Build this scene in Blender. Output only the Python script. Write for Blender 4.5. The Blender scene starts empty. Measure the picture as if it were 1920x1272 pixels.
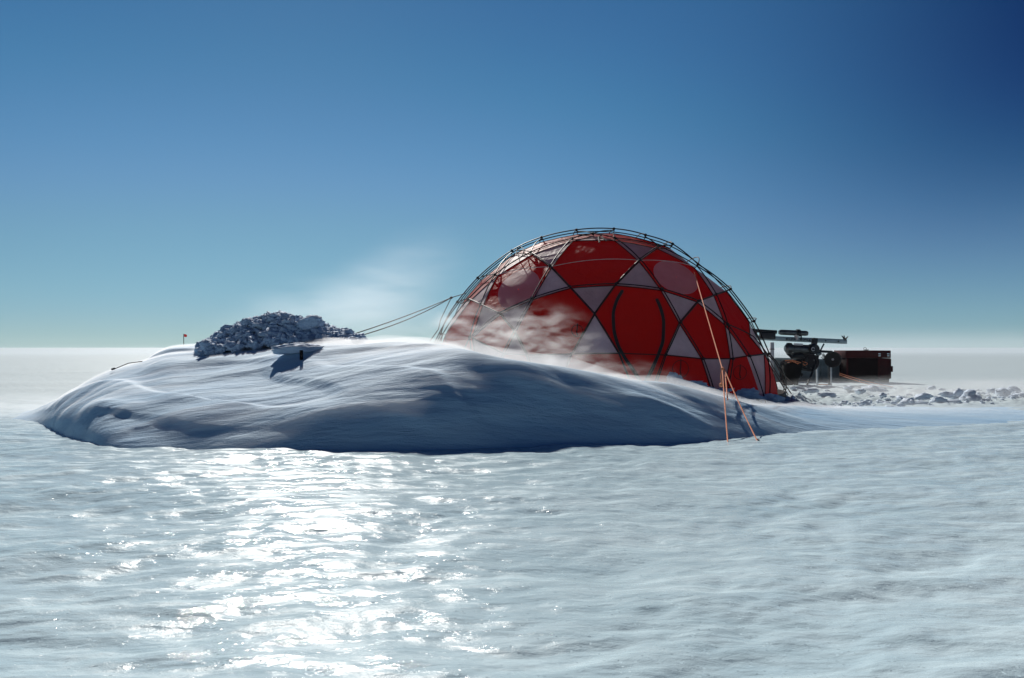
import bpy, bmesh, math, random
import numpy as np
from mathutils import Vector, Matrix
random.seed(7)
scene = bpy.context.scene
COL = scene.collection
R = math.radians
# ------------------------------------------------------------------ camera frame of reference
HC, F, CX, HZ = 1.3, 1440.0, 960.0, 652.0        # eye height, focal length in photo pixels, horizon row

def at(px, py, d):
    """world point seen at photo pixel (px,py) at distance d along +Y"""
    return Vector(((px - CX) / F * d, d, HC + (HZ - py) / F * d))

# ------------------------------------------------------------------ helpers
def tag(o, label=None, cat=None, group=None, kind=None):
    if label: o['label'] = label
    if cat: o['category'] = cat
    if group: o['group'] = group
    if kind: o['kind'] = kind
    return o

def empty(name, loc, label, cat, group=None):
    o = bpy.data.objects.new(name, None)
    o.empty_display_size = .2
    COL.objects.link(o); o.location = loc
    return tag(o, label, cat, group)

def link(name, me, mat, parent=None, smooth=True):
    """link mesh (world coordinates) as one object, keeping place under its parent"""
    if mat is not None:
        for m in (mat if isinstance(mat, (list, tuple)) else [mat]): me.materials.append(m)
    if smooth:
        me.polygons.foreach_set('use_smooth', [True] * len(me.polygons))
    o = bpy.data.objects.new(name, me); COL.objects.link(o)
    if parent is not None:
        o.parent = parent
        p = parent; loc = Vector((0, 0, 0))
        while p is not None:
            loc += p.location; p = p.parent
        me.transform(Matrix.Translation(-loc))
    return o

def rebase(o):
    """move a single-mesh thing's origin to its base centre"""
    me = o.data
    n = len(me.vertices); co = np.empty(n * 3); me.vertices.foreach_get('co', co); co = co.reshape(-1, 3)
    c = Vector(((co[:, 0].min() + co[:, 0].max()) / 2, (co[:, 1].min() + co[:, 1].max()) / 2, co[:, 2].min()))
    me.transform(Matrix.Translation(-c)); o.location = c
    return o

def grid_mesh(name, P):
    """P: (nr,nc,3) array -> quad grid mesh"""
    nr, nc = P.shape[:2]
    idx = np.arange(nr * nc).reshape(nr, nc)
    q = np.stack([idx[:-1, :-1], idx[:-1, 1:], idx[1:, 1:], idx[1:, :-1]], -1).reshape(-1, 4)
    return raw_mesh(name, P.reshape(-1, 3), q)

def raw_mesh(name, V, Q):
    me = bpy.data.meshes.new(name)
    V = np.ascontiguousarray(V, dtype=np.float32); Q = np.ascontiguousarray(Q, dtype=np.int32)
    k = Q.shape[1]
    me.vertices.add(len(V)); me.vertices.foreach_set('co', V.ravel())
    me.loops.add(Q.size); me.loops.foreach_set('vertex_index', Q.ravel())
    me.polygons.add(len(Q)); me.polygons.foreach_set('loop_start', np.arange(0, Q.size, k, dtype=np.int32))
    me.update(calc_edges=True); me.validate()
    return me

class MB:
    """collects shapes into one mesh"""
    def __init__(s): s.bm = bmesh.new()
    def box(s, c, size, rot=None, bevel=0.0):
        r = bmesh.ops.create_cube(s.bm, size=1.0)
        vs = r['verts']
        M = Matrix.Translation(Vector(c)) @ (rot.to_4x4() if rot else Matrix.Identity(4)) @ Matrix.Diagonal((*size, 1))
        bmesh.ops.transform(s.bm, matrix=M, verts=vs)
        if bevel:
            es = list({e for v in vs for e in v.link_edges})
            bmesh.ops.bevel(s.bm, geom=es, offset=bevel, segments=2, affect='EDGES', profile=.5)
        return s
    def tube(s, pts, r, seg=8, caps=True, r2=None):
        pts = [Vector(p) for p in pts]; n = len(pts); rings = []
        up = Vector((0, 0, 1))
        t0 = (pts[1] - pts[0]).normalized()
        nrm = t0.cross(up if abs(t0.z) < .9 else Vector((1, 0, 0))).normalized()
        for i, p in enumerate(pts):
            t = (pts[min(i + 1, n - 1)] - pts[max(i - 1, 0)]).normalized()
            nrm = (nrm - t * nrm.dot(t))
            nrm = nrm.normalized() if nrm.length > 1e-6 else t.orthogonal().normalized()
            b = t.cross(nrm)
            rad = r if r2 is None else r + (r2 - r) * i / (n - 1)
            if isinstance(r, (list, tuple)): rad = r[i]
            rings.append([s.bm.verts.new(p + (nrm * math.cos(a) + b * math.sin(a)) * rad)
                          for a in [2 * math.pi * k / seg for k in range(seg)]])
        for a, b in zip(rings[:-1], rings[1:]):
            for k in range(seg):
                s.bm.faces.new((a[k], a[(k + 1) % seg], b[(k + 1) % seg], b[k]))
        if caps:
            s.bm.faces.new(rings[0][::-1]); s.bm.faces.new(rings[-1])
        return s
    def disc(s, c, axis, r, w, seg=28, bevel=0.0, rim=0.0):
        """wheel-like cylinder; rim>0 sinks both faces inside the rim"""
        c = Vector(c); a = Vector(axis).normalized(); h = w / 2
        prof = [(0, -h * (1 - rim)), (r * .72, -h * (1 - rim)), (r * .78, -h), (r - bevel, -h), (r, -h + bevel), (r, h - bevel),
                (r - bevel, h), (r * .78, h), (r * .72, h * (1 - rim)), (0, h * (1 - rim))]
        return s.lathe(c, a, prof, seg)
    def lathe(s, c, axis, prof, seg=24):
        c = Vector(c); a = Vector(axis).normalized(); e1 = a.orthogonal().normalized(); e2 = a.cross(e1)
        rings = []
        for r, h in prof:
            if r < 1e-6: rings.append([s.bm.verts.new(c + a * h)])
            else: rings.append([s.bm.verts.new(c + a * h + (e1 * math.cos(t) + e2 * math.sin(t)) * r)
                                for t in [2 * math.pi * k / seg for k in range(seg)]])
        for A, B in zip(rings[:-1], rings[1:]):
            for k in range(seg):
                k2 = (k + 1) % seg
                if len(A) == 1 and len(B) == 1: continue
                if len(A) == 1: s.bm.faces.new((A[0], B[k], B[k2]))
                elif len(B) == 1: s.bm.faces.new((A[k], A[k2], B[0]))
                else: s.bm.faces.new((A[k], A[k2], B[k2], B[k]))
        return s
    def poly(s, pts):
        s.bm.faces.new([s.bm.verts.new(Vector(p)) for p in pts]); return s
    def mesh(s, name):
        bmesh.ops.recalc_face_normals(s.bm, faces=s.bm.faces)
        me = bpy.data.meshes.new(name); s.bm.to_mesh(me); s.bm.free(); return me
    def build(s, name, mat, parent=None, smooth=True):
        me = s.mesh(name)
        o = link(name, me, mat, parent, smooth)
        if smooth:
            try: me.set_sharp_from_angle(angle=R(40))
            except Exception: pass
        return o

def sag(a, b, k, n=14):
    """points of a rope from a to b hanging k metres at the middle"""
    a, b = Vector(a), Vector(b)
    return [a.lerp(b, i / n) - Vector((0, 0, k * 4 * (i / n) * (1 - i / n))) for i in range(n + 1)]

# ------------------------------------------------------------------ numpy noise
def _h(ix, iy, s):
    n = (ix.astype(np.int64) * 374761393 + iy.astype(np.int64) * 668265263 + s * 974711) & 0xffffffff
    n = ((n ^ (n >> 13)) * 1274126177) & 0xffffffff
    return ((n ^ (n >> 16)) & 0xffff) / 65535.0 * 2 * np.pi
def perlin(x, y, s=0):
    x = np.asarray(x, float); y = np.asarray(y, float)
    ix, iy = np.floor(x), np.floor(y); fx, fy = x - ix, y - iy
    def g(dx, dy):
        a = _h(ix + dx, iy + dy, s); return np.cos(a) * (fx - dx) + np.sin(a) * (fy - dy)
    u = fx ** 3 * (fx * (fx * 6 - 15) + 10); v = fy ** 3 * (fy * (fy * 6 - 15) + 10)
    a = g(0, 0) * (1 - u) + g(1, 0) * u; b = g(0, 1) * (1 - u) + g(1, 1) * u
    return (a * (1 - v) + b * v) * 1.4
def fbm(x, y, s=0, o=4, g=.5):
    t = 0; a = 1.0
    for i in range(o):
        t = t + a * perlin(x * 2 ** i, y * 2 ** i, s + 17 * i); a *= g
    return t
def sstep(a, b, x):
    t = np.clip((x - a) / (b - a), 0, 1); return t * t * (3 - 2 * t)

# ------------------------------------------------------------------ materials
def nodes(name):
    m = bpy.data.materials.new(name); m.use_nodes = True
    nt = m.node_tree; nt.nodes.clear()
    out = nt.nodes.new('ShaderNodeOutputMaterial')
    return m, nt, out
def N(nt, t, **kw):
    n = nt.nodes.new(t)
    for k, v in kw.items():
        if k.startswith('i_'):
            key = k[2:]
            n.inputs[int(key) if key.isdigit() else key.replace('_', ' ')].default_value = v
        else: setattr(n, k, v)
    return n
def L(nt, a, b): nt.links.new(a, b)

def ramp(nt, fac, stops):
    r = nt.nodes.new('ShaderNodeValToRGB'); L(nt, fac, r.inputs[0])
    e = r.color_ramp.elements
    while len(e) < len(stops): e.new(.5)
    for q, (p, c) in zip(e, stops):
        q.position = p; q.color = (*c, 1) if len(c) == 3 else c
    return r

def noise(nt, vec, scale, detail=4, rough=.5, dist=0):
    n = N(nt, 'ShaderNodeTexNoise', i_Scale=scale, i_Detail=detail, i_Roughness=rough, i_Distortion=dist)
    L(nt, vec, n.inputs['Vector']); return n

def mapping(nt, scale=(1, 1, 1), rot=(0, 0, 0), src='Object'):
    if src == 'Position':
        g = N(nt, 'ShaderNodeNewGeometry').outputs['Position']
    else: g = N(nt, 'ShaderNodeTexCoord').outputs[src]
    mp = N(nt, 'ShaderNodeMapping'); mp.inputs['Scale'].default_value = scale; mp.inputs['Rotation'].default_value = rot
    L(nt, g, mp.inputs['Vector']); return mp.outputs[0]

def m_plain(name, col, rough=.6, metal=0.0, var=.25, scale=6.0, spec=.5, bump=.15):
    m, nt, out = nodes(name)
    b = N(nt, 'ShaderNodeBsdfPrincipled', i_Roughness=rough, i_Metallic=metal)
    b.inputs['Specular IOR Level'].default_value = spec
    v = mapping(nt)
    n = noise(nt, v, scale, 5, .6)
    c0 = tuple(c * (1 - var) for c in col); c1 = tuple(min(1, c * (1 + var)) for c in col)
    r = ramp(nt, n.outputs['Fac'], [(.3, c0), (.7, c1)])
    L(nt, r.outputs[0], b.inputs['Base Color'])
    if bump:
        n2 = noise(nt, v, scale * 6, 3, .6)
        bp = N(nt, 'ShaderNodeBump', i_Strength=bump, i_Distance=.01); L(nt, n2.outputs['Fac'], bp.inputs['Height'])
        L(nt, bp.outputs[0], b.inputs['Normal'])
    L(nt, b.outputs[0], out.inputs['Surface'])
    return m

def m_fabric(name, col, trans_col, trans, rough=.45, spec=.5, crease=.5):
    m, nt, out = nodes(name)
    v = mapping(nt, src='Position')
    n = noise(nt, v, 1.6, 5, .6)
    r = ramp(nt, n.outputs['Fac'], [(.3, tuple(c * .72 for c in col)), (.72, tuple(min(1, c * 1.18) for c in col))])
    b = N(nt, 'ShaderNodeBsdfPrincipled', i_Roughness=rough)
    b.inputs['Specular IOR Level'].default_value = spec
    oi = N(nt, 'ShaderNodeObjectInfo'); vr_ = N(nt, 'ShaderNodeMapRange'); L(nt, oi.outputs['Random'], vr_.inputs[0]); vr_.inputs[3].default_value = .72; vr_.inputs[4].default_value = 1.15
    hv = N(nt, 'ShaderNodeHueSaturation'); L(nt, r.outputs[0], hv.inputs['Color']); L(nt, vr_.outputs[0], hv.inputs['Value'])
    L(nt, hv.outputs[0], b.inputs['Base Color'])
    # creases: long soft folds plus fine weave
    v2 = mapping(nt, (2.2, 2.2, .7), (0, .5, .4), src='Position')
    n2 = noise(nt, v2, 2.2, 4, .55, .6)
    n3 = noise(nt, v, 60, 2, .5)
    mx = N(nt, 'ShaderNodeMath', operation='MULTIPLY_ADD'); L(nt, n3.outputs['Fac'], mx.inputs[0]); mx.inputs[1].default_value = .04
    L(nt, n2.outputs['Fac'], mx.inputs[2])
    bp = N(nt, 'ShaderNodeBump', i_Strength=crease, i_Distance=.08); L(nt, mx.outputs[0], bp.inputs['Height'])
    L(nt, bp.outputs[0], b.inputs['Normal'])
    t = N(nt, 'ShaderNodeBsdfTranslucent'); t.inputs[0].default_value = (*trans_col, 1); L(nt, bp.outputs[0], t.inputs['Normal'])
    ms = N(nt, 'ShaderNodeMixShader'); ms.inputs[0].default_value = trans
    L(nt, b.outputs[0], ms.inputs[1]); L(nt, t.outputs[0], ms.inputs[2]); L(nt, ms.outputs[0], out.inputs['Surface'])
    return m

def m_ice():
    """glazed wind-packed snow: blue-white, patchy gloss, sastrugi bump"""
    m, nt, out = nodes('glazed_snow')
    b = N(nt, 'ShaderNodeBsdfPrincipled', i_IOR=1.33)
    v = mapping(nt, (1, 1, 1), src='Position')
    vs = mapping(nt, (.5, 1.5, 1), (0, 0, -.2), src='Position')
    n1 = noise(nt, vs, .55, 5, .6)
    r = ramp(nt, n1.outputs['Fac'], [(.28, ICE0), (.72, ICE1)])
    n1b = noise(nt, vs, 3.4, 5, .65)
    r1b = ramp(nt, n1b.outputs['Fac'], [(.3, (.86, .9, .92)), (.62, (1, 1, 1))])
    mulc = N(nt, 'ShaderNodeMix', data_type='RGBA', blend_type='MULTIPLY'); mulc.inputs[0].default_value = 1
    L(nt, r.outputs[0], mulc.inputs[6]); L(nt, r1b.outputs[0], mulc.inputs[7])
    # beyond the glazed apron the ground is plain wind-packed snow
    sx = N(nt, 'ShaderNodeSeparateXYZ'); L(nt, N(nt, 'ShaderNodeNewGeometry').outputs['Position'], sx.inputs[0])
    nb = noise(nt, mapping(nt, (.12, .5, 1), src='Position'), 1.0, 4, .6)
    ad = N(nt, 'ShaderNodeMath', operation='MULTIPLY_ADD'); L(nt, nb.outputs['Fac'], ad.inputs[0]); ad.inputs[1].default_value = 9; L(nt, sx.outputs['Y'], ad.inputs[2])
    sn = N(nt, 'ShaderNodeMapRange', interpolation_type='SMOOTHSTEP'); L(nt, ad.outputs[0], sn.inputs[0]); sn.inputs[1].default_value = 16; sn.inputs[2].default_value = 24
    mxs = N(nt, 'ShaderNodeMix', data_type='RGBA'); L(nt, sn.outputs[0], mxs.inputs[0]); L(nt, mulc.outputs[2], mxs.inputs[6]); mxs.inputs[7].default_value = (.50, .59, .62, 1)
    L(nt, mxs.outputs[2], b.inputs['Base Color'])
    # gloss patches
    n2 = noise(nt, vs, 3.6, 5, .6)
    rr = N(nt, 'ShaderNodeMapRange'); L(nt, n2.outputs['Fac'], rr.inputs[0])
    rr.inputs[1].default_value = .45; rr.inputs[2].default_value = .57; rr.inputs[3].default_value = .05; rr.inputs[4].default_value = .38
    mxr = N(nt, 'ShaderNodeMix', data_type='FLOAT'); L(nt, sn.outputs[0], mxr.inputs[0]); L(nt, rr.outputs[0], mxr.inputs[2]); mxr.inputs[3].default_value = .6
    L(nt, mxr.outputs[0], b.inputs['Roughness'])
    b.inputs['Specular IOR Level'].default_value = .11
    # bump: ripples + crystals
    vb = mapping(nt, (.9, 1.7, 1), (0, 0, -.22), src='Position')
    n3 = noise(nt, vb, 3.6, 2, .45)
    n4 = noise(nt, v, 140, 2, .6)
    ma = N(nt, 'ShaderNodeMath', operation='MULTIPLY_ADD'); L(nt, n4.outputs['Fac'], ma.inputs[0]); ma.inputs[1].default_value = .045
    n5 = noise(nt, vb, 12, 3, .5); mb5 = N(nt, 'ShaderNodeMath', operation='MULTIPLY_ADD'); L(nt, n5.outputs['Fac'], mb5.inputs[0]); mb5.inputs[1].default_value = .30; L(nt, n3.outputs['Fac'], mb5.inputs[2])
    L(nt, mb5.outputs[0], ma.inputs[2])
    bp = N(nt, 'ShaderNodeBump', i_Strength=.6, i_Distance=.045); L(nt, ma.outputs[0], bp.inputs['Height'])
    # scattered ice crystals, each facet tilted its own way
    vo = N(nt, 'ShaderNodeTexVoronoi', i_Scale=85.0); L(nt, v, vo.inputs['Vector'])
    vc = N(nt, 'ShaderNodeVectorMath', operation='SUBTRACT'); L(nt, vo.outputs['Color'], vc.inputs[0]); vc.inputs[1].default_value = (.5, .5, .5)
    sx2 = N(nt, 'ShaderNodeSeparateColor'); L(nt, vo.outputs['Color'], sx2.inputs[0])
    gt = N(nt, 'ShaderNodeMath', operation='GREATER_THAN'); L(nt, sx2.outputs[2], gt.inputs[0]); gt.inputs[1].default_value = .94
    g2 = N(nt, 'ShaderNodeMath', operation='MULTIPLY'); L(nt, gt.outputs[0], g2.inputs[0]); g2.inputs[1].default_value = .5
    vs_ = N(nt, 'ShaderNodeVectorMath', operation='SCALE'); L(nt, vc.outputs[0], vs_.inputs[0]); L(nt, g2.outputs[0], vs_.inputs['Scale'])
    va = N(nt, 'ShaderNodeVectorMath', operation='ADD'); L(nt, vs_.outputs[0], va.inputs[0]); L(nt, bp.outputs[0], va.inputs[1])
    vn = N(nt, 'ShaderNodeVectorMath', operation='NORMALIZE'); L(nt, va.outputs[0], vn.inputs[0])
    L(nt, vn.outputs[0], b.inputs['Normal'])
    L(nt, b.outputs[0], out.inputs['Surface'])
    return m

def m_snow(name, c0, c1, bump=.5, streak=None, rough=.75):
    m, nt, out = nodes(name)
    b = N(nt, 'ShaderNodeBsdfPrincipled', i_Roughness=rough)
    b.inputs['Specular IOR Level'].default_value = .25
    v = mapping(nt, src='Position')
    sv = v if streak is None else mapping(nt, streak[0], streak[1], src='Position')
    n1 = noise(nt, sv, 1.2, 5, .6)
    r = ramp(nt, n1.outputs['Fac'], [(.3, c0), (.7, c1)])
    L(nt, r.outputs[0], b.inputs['Base Color'])
    n2 = noise(nt, sv, 3.5, 6, .6); n3 = noise(nt, v, 45, 3, .6)
    ma = N(nt, 'ShaderNodeMath', operation='MULTIPLY_ADD'); L(nt, n3.outputs['Fac'], ma.inputs[0]); ma.inputs[1].default_value = .14
    L(nt, n2.outputs['Fac'], ma.inputs[2])
    bp = N(nt, 'ShaderNodeBump', i_Strength=bump, i_Distance=.08); L(nt, ma.outputs[0], bp.inputs['Height'])
    L(nt, bp.outputs[0], b.inputs['Normal'])
    L(nt, b.outputs[0], out.inputs['Surface'])
    return m

ICE0, ICE1 = (.44, .58, .64), (.60, .73, .78)
M = {}
M['ice'] = m_ice()
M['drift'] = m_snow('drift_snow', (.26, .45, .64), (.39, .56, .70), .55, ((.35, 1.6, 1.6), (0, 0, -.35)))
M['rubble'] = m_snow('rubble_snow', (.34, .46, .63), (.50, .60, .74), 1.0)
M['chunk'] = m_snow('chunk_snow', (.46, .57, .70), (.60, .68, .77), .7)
M['red'] = m_fabric('red_nylon', (.34, .006, .004), (.80, .016, .008), 
    .45, .55, .17, .5)
M['grey'] = m_fabric('grey_mesh_fabric', (.68, .58, .58), (.62, .55, .58), .22, .6, .10, .45)
M['vinyl'] = m_fabric('clear_vinyl', (.55, .38, .40), (.80, .60, .63), .35, rough=.4, spec=.3, crease=.1)
M['black_pole'] = m_plain('black_anodised_pole', (.006, .006, .007), .5, .0, .2, 4, .2, 0)
M['black'] = m_plain('black_webbing', (.006, .006, .007), .7, 0, .3, 8)
M['vent'] = m_plain('dark_red_binding', (.05, .004, .004), .8, 0, .3, 8, .2, 0)
M['cord'] = m_plain('pale_cord', (.42, .36, .34), .7, 0, .2, 12)
M['orange'] = m_plain('orange_rope', (.70, .23, .10), .75, 0, .25, 30)
M['dark_rope'] = m_plain('dark_rope', (.10, .07, .06), .8, 0, .25, 30)
M['alu'] = m_plain('brushed_aluminium', (.24, .30, .32), .4, .4, .18, 5)
M['alu_pale'] = m_plain('pale_aluminium', (.55, .56, .57), .45, .2, .15, 5)
M['steel'] = m_plain('dull_steel', (.09, .10, .105), .32, .75, .25, 5)
M['dark_steel'] = m_plain('dark_steel', (.012, .013, .017), .45, .3, .3, 5)
M['tyre'] = m_plain('black_rubber', (.008, .008, .009), .7, 0, .3, 8)
M['sheet'] = m_plain('weathered_sheet_metal', (.13, .17, .18), .55, .2, .45, 2.2)
M['crate'] = m_plain('dark_red_paint', (.055, .004, .005), .6, 0, .35, 3, .15)
M['crate_dark'] = m_plain('black_stained_wood', (.010, .0016, .002), .75, 0, .3, 4, .1)
M['chrome'] = m_plain('chrome_latch', (.55, .55, .55), .25, .9, .1, 5)
M['case'] = m_plain('black_cover_cloth', (.006, .005, .005), .85, 0, .4, 3, .15)
M['wood'] = m_plain('grey_bamboo', (.10, .085, .07), .7, 0, .3, 6)
M['flagred'] = m_fabric('red_flag_cloth', (.55, .02, .03), (.6, .03, .03), .4)
M['dirt'] = m_plain('dark_lettering', (.02, .025, .03), .6, 0, .1, 5, .3, 0)

# ------------------------------------------------------------------ world, sun, camera
SKYK, SKYG, SKYT = .085, 1.35, (.66, .95, 1.05)
SUN_EL, SUN_AZ = R(34.5), R(-15.5)          # azimuth from +Y towards +X
w = bpy.data.worlds.new('World'); scene.world = w; w.use_nodes = True
nt = w.node_tree; nt.nodes.clear()
sky = N(nt, 'ShaderNodeTexSky', sky_type='NISHITA', sun_disc=False, sun_elevation=SUN_EL, sun_rotation=SUN_AZ,
        altitude=2600.0, air_density=1.0, dust_density=.25, ozone_density=2.0)
def vmul(nt, src, c):
    m_ = N(nt, 'ShaderNodeVectorMath', operation='MULTIPLY'); L(nt, src, m_.inputs[0]); m_.inputs[1].default_value = c; return m_.outputs[0]
s1 = vmul(nt, sky.outputs[0], (SKYK, SKYK, SKYK))
gm = N(nt, 'ShaderNodeGamma'); gm.inputs[1].default_value = SKYG
L(nt, s1, gm.inputs[0])
s2 = vmul(nt, gm.outputs[0], SKYT)
# tone of the dry polar sky: paler in the middle, less glare at the horizon
cv = N(nt, 'ShaderNodeRGBCurve'); L(nt, s2, cv.inputs['Color'])
for ci, pts_ in enumerate(([(.06, .055), (.09, .105), (.125, .155), (.20, .21), (.35, .28), (.558, .36), (1, .46)], [(.147, .15), (.21, .225), (.33, .328), (.55, .44), (.887, .53), (1, .56)], [(.342, .31), (.46, .40), (.66, .525), (.80, .55), (.939, .59), (1, .61)])):
    c_ = cv.mapping.curves[ci]
    c_.points[0].location = (0, 0); c_.points[1].location = pts_[-1]
    for p_ in pts_[:-1]: c_.points.new(*p_)
cv.mapping.extend = 'EXTRAPOLATED'; cv.mapping.update()
# deeper blue away from the sun, high up (the band of polarised sky)
gd = N(nt, 'ShaderNodeTexCoord'); sunv = (math.sin(SUN_AZ) * math.cos(SUN_EL), math.cos(SUN_AZ) * math.cos(SUN_EL), math.sin(SUN_EL))
dt = N(nt, 'ShaderNodeVectorMath', operation='DOT_PRODUCT'); L(nt, gd.outputs['Generated'], dt.inputs[0]); dt.inputs[1].default_value = sunv
wa = N(nt, 'ShaderNodeMapRange', interpolation_type='SMOOTHSTEP'); L(nt, dt.outputs['Value'], wa.inputs[0]); wa.inputs[1].default_value = math.cos(R(21)); wa.inputs[2].default_value = math.cos(R(52))
sz = N(nt, 'ShaderNodeSeparateXYZ'); L(nt, gd.outputs['Generated'], sz.inputs[0])
we = N(nt, 'ShaderNodeMapRange', interpolation_type='SMOOTHSTEP'); L(nt, sz.outputs['Z'], we.inputs[0]); we.inputs[1].default_value = -.12; we.inputs[2].default_value = .42
ww = N(nt, 'ShaderNodeMath', operation='MULTIPLY'); L(nt, wa.outputs[0], ww.inputs[0]); L(nt, we.outputs[0], ww.inputs[1])
dk = N(nt, 'ShaderNodeMix', data_type='RGBA', blend_type='MULTIPLY'); L(nt, ww.outputs[0], dk.inputs[0]); L(nt, cv.outputs[0], dk.inputs[6]); dk.inputs[7].default_value = (.0, .10, .34, 1)
s2 = vmul(nt, dk.outputs[2], (10, 10, 10))
bg = N(nt, 'ShaderNodeBackground'); bg.inputs[1].default_value = .1
wo = N(nt, 'ShaderNodeOutputWorld')
L(nt, s2, bg.inputs[0]); L(nt, bg.outputs[0], wo.inputs[0])

sd = Vector((math.sin(SUN_AZ) * math.cos(SUN_EL), math.cos(SUN_AZ) * math.cos(SUN_EL), math.sin(SUN_EL)))
sl = bpy.data.lights.new('sun', 'SUN'); sl.energy = 5.0; sl.angle = R(.53); sl.color = (1, .95, .88)
so = bpy.data.objects.new('sun', sl); COL.objects.link(so); so.rotation_euler = sd.to_track_quat('Z', 'Y').to_euler(); so.location = (0, 0, 30)

cam = bpy.data.cameras.new('camera'); cam.sensor_width = 36; cam.lens = 36 * F / 1920; cam.clip_end = 20000; cam.clip_start = .05
cam.shift_y = (HZ - 636) / 1920
co = bpy.data.objects.new('camera', cam); COL.objects.link(co); co.location = (0, 0, HC); co.rotation_euler = (R(90), 0, 0)
scene.camera = co
scene.view_settings.view_transform = 'Standard'; scene.view_settings.look = 'None'
scene.view_settings.exposure = 0; scene.view_settings.gamma = 1
scene.cycles.max_bounces = 8; scene.cycles.diffuse_bounces = 4; scene.cycles.transmission_bounces = 4
scene.cycles.transparent_max_bounces = 8; scene.cycles.volume_bounces = 1
scene.cycles.use_denoising = True
scene.cycles.sample_clamp_indirect = 4
scene.cycles.caustics_reflective = False; scene.cycles.caustics_refractive = False

# ------------------------------------------------------------------ ground
def ground_h(x, y):
    d = np.hypot(x, y)
    a = .17 + .10 * sstep(-2, 4, x)
    X = x * np.cos(a) + y * np.sin(a); Y = -x * np.sin(a) + y * np.cos(a)
    wx = .35 * perlin(x / 1.7, y / 1.7, 5); wy = .22 * perlin(x / 1.3, y / 1.3, 9)
    n1 = perlin((X + wx) / .58, (Y + wy) / .32, 1)
    n2 = perlin((X + wx) / .21, (Y + wy) / .14, 2)
    n3 = perlin((X + wx) / 1.9, (Y + wy) / .85, 3)
    rip = .023 * (n1 - .45 * np.abs(n1)) + .0105 * (n2 - .3 * np.abs(n2)) + .042 * n3
    near = 1 - .75 * sstep(9, 30, d)
    soft = 1 - .15 * sstep(.5, 4, x)
    h = rip * near * soft + .05 * perlin(x / 5.2, y / 2.9, 4) * sstep(1, 6, d) * (1 - sstep(60, 140, d))
    far = sstep(14, 26, d) * (1 - sstep(90, 160, d))
    h = h + far * .10 * perlin(x / 24, y / 4.2, 6) * (x < 2)
    # churned snow round the rig
    mk = np.exp(-(((x - 9.3) / 4.4) ** 4 + ((y - 22.2) / 5.6) ** 4))
    rg = fbm(x / .55, y / .55, 30, 4, .55)
    h = h + mk * (.11 * np.abs(rg) - .03 + .07 * fbm(x / 1.7, y / 1.7, 41, 2))
    # broken crust low right corner
    cr = np.exp(-(((x - 2.15) / .75) ** 2 + ((y - 3.1 - .35 * (x - 2.1)) / .10) ** 2))
    h = h + .022 * cr * (1 + .45 * fbm(x / .22, y / .16, 50, 2))
    return h

def build_ground():
    front = np.radians(np.linspace(-50, 50, 661))
    side = np.radians(np.linspace(50, 310, 53))[1:-1]
    ang = np.concatenate([front, side, [front[0] + 2 * np.pi]])
    r1 = .35 * np.exp(np.arange(0, math.log(45 / .35), .0068)); 
    r1 = r1[r1 > 0]
    r2 = 45 * np.exp(np.arange(.03, math.log(9000 / 45), .06))
    r = np.concatenate([[.02], r1, r2])
    A, Rr = np.meshgrid(ang, r)
    x = Rr * np.sin(A); y = Rr * np.cos(A)
    z = ground_h(x, y)
    me = grid_mesh('snow_ground', np.stack([x, y, z], -1)[:, ::-1])
    o = link('snow_ground', me, M['ice']); tag(o, kind='structure')
build_ground()
def gz(x, y): return float(ground_h(np.array([x]), np.array([y]))[0])

# ------------------------------------------------------------------ the big drift: cross-sections (photo column: [(distance, height) ...])
SEC = {
   5: [(13.6, -.06), (13.9, -.05), (14.1, -.04), (14.4, -.04), (15.0, -.05), (15.6, -.06)],
  60: [(13.4, -.05), (13.75, .02), (14.1, .06), (14.5, .08), (15.4, .05), (16.4, -.05)],
 120: [(11.6, -.05), (12.0, .18), (12.6, .32), (13.7, .46), (15.2, .30), (17.2, -.05)],
 200: [(10.3, -.05), (10.8, .25), (12.0, .57), (14.5, .86), (16.5, .55), (19.2, -.05)],
 265: [(10.05, -.05), (10.6, .26), (12.0, .62), (15.0, 1.06), (17, .72), (19.8, -.05)],
 330: [(9.95, -.05), (10.5, .28), (12.0, .70), (15.6, 1.27), (17.6, .95), (20.5, -.05)],
 480: [(9.65, -.05), (10.2, .30), (11.5, .68), (14.7, 1.30), (16.8, 1.0), (20.5, -.05)],
 600: [(9.5, -.05), (10.0, .34), (11.1, .76), (13.9, 1.41), (16.4, 1.1), (20.3, -.05)],
 740: [(9.5, -.05), (9.97, .41), (10.7, .87), (12.8, 1.44), (15.2, 1.1), (19, -.05)],
 850: [(9.6, -.05), (10.05, .45), (10.6, .90), (11.8, 1.42), (14.0, 1.0), (17.2, -.05)],
 950: [(9.75, -.05), (10.15, .43), (10.6, .84), (11.25, 1.206), (12.8, .85), (16.4, -.05)],
1100: [(10.0, -.05), (10.4, .35), (10.9, .72), (11.6, .96), (12.9, .66), (16.0, -.05)],
1200: [(10.2, -.05), (10.65, .31), (11.1, .60), (11.9, .795), (13.1, .55), (16.3, -.05)],
1300: [(10.45, -.05), (10.9, .24), (11.3, .42), (12.1, .594), (13.3, .42), (16.6, -.05)],
1365: [(10.8, -.05), (11.2, .16), (11.65, .31), (12.4, .45), (13.7, .30), (16.8, -.05)],
1420: [(11.05, -.05), (11.45, .12), (11.9, .24), (12.7, .35), (14.1, .22), (17.0, -.05)],
1550: [(11.8, -.05), (12.5, .07), (13.3, .13), (14.6, .15), (15.8, .09), (17.6, -.05)],
1720: [(12.6, -.05), (13.4, .02), (14.2, .05), (15.2, .06), (16.2, .03), (17.8, -.05)],
1950: [(13.4, -.05), (14.2, -.01), (15.0, .0), (15.7, .0), (16.6, -.01), (17.8, -.05)],
}
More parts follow.
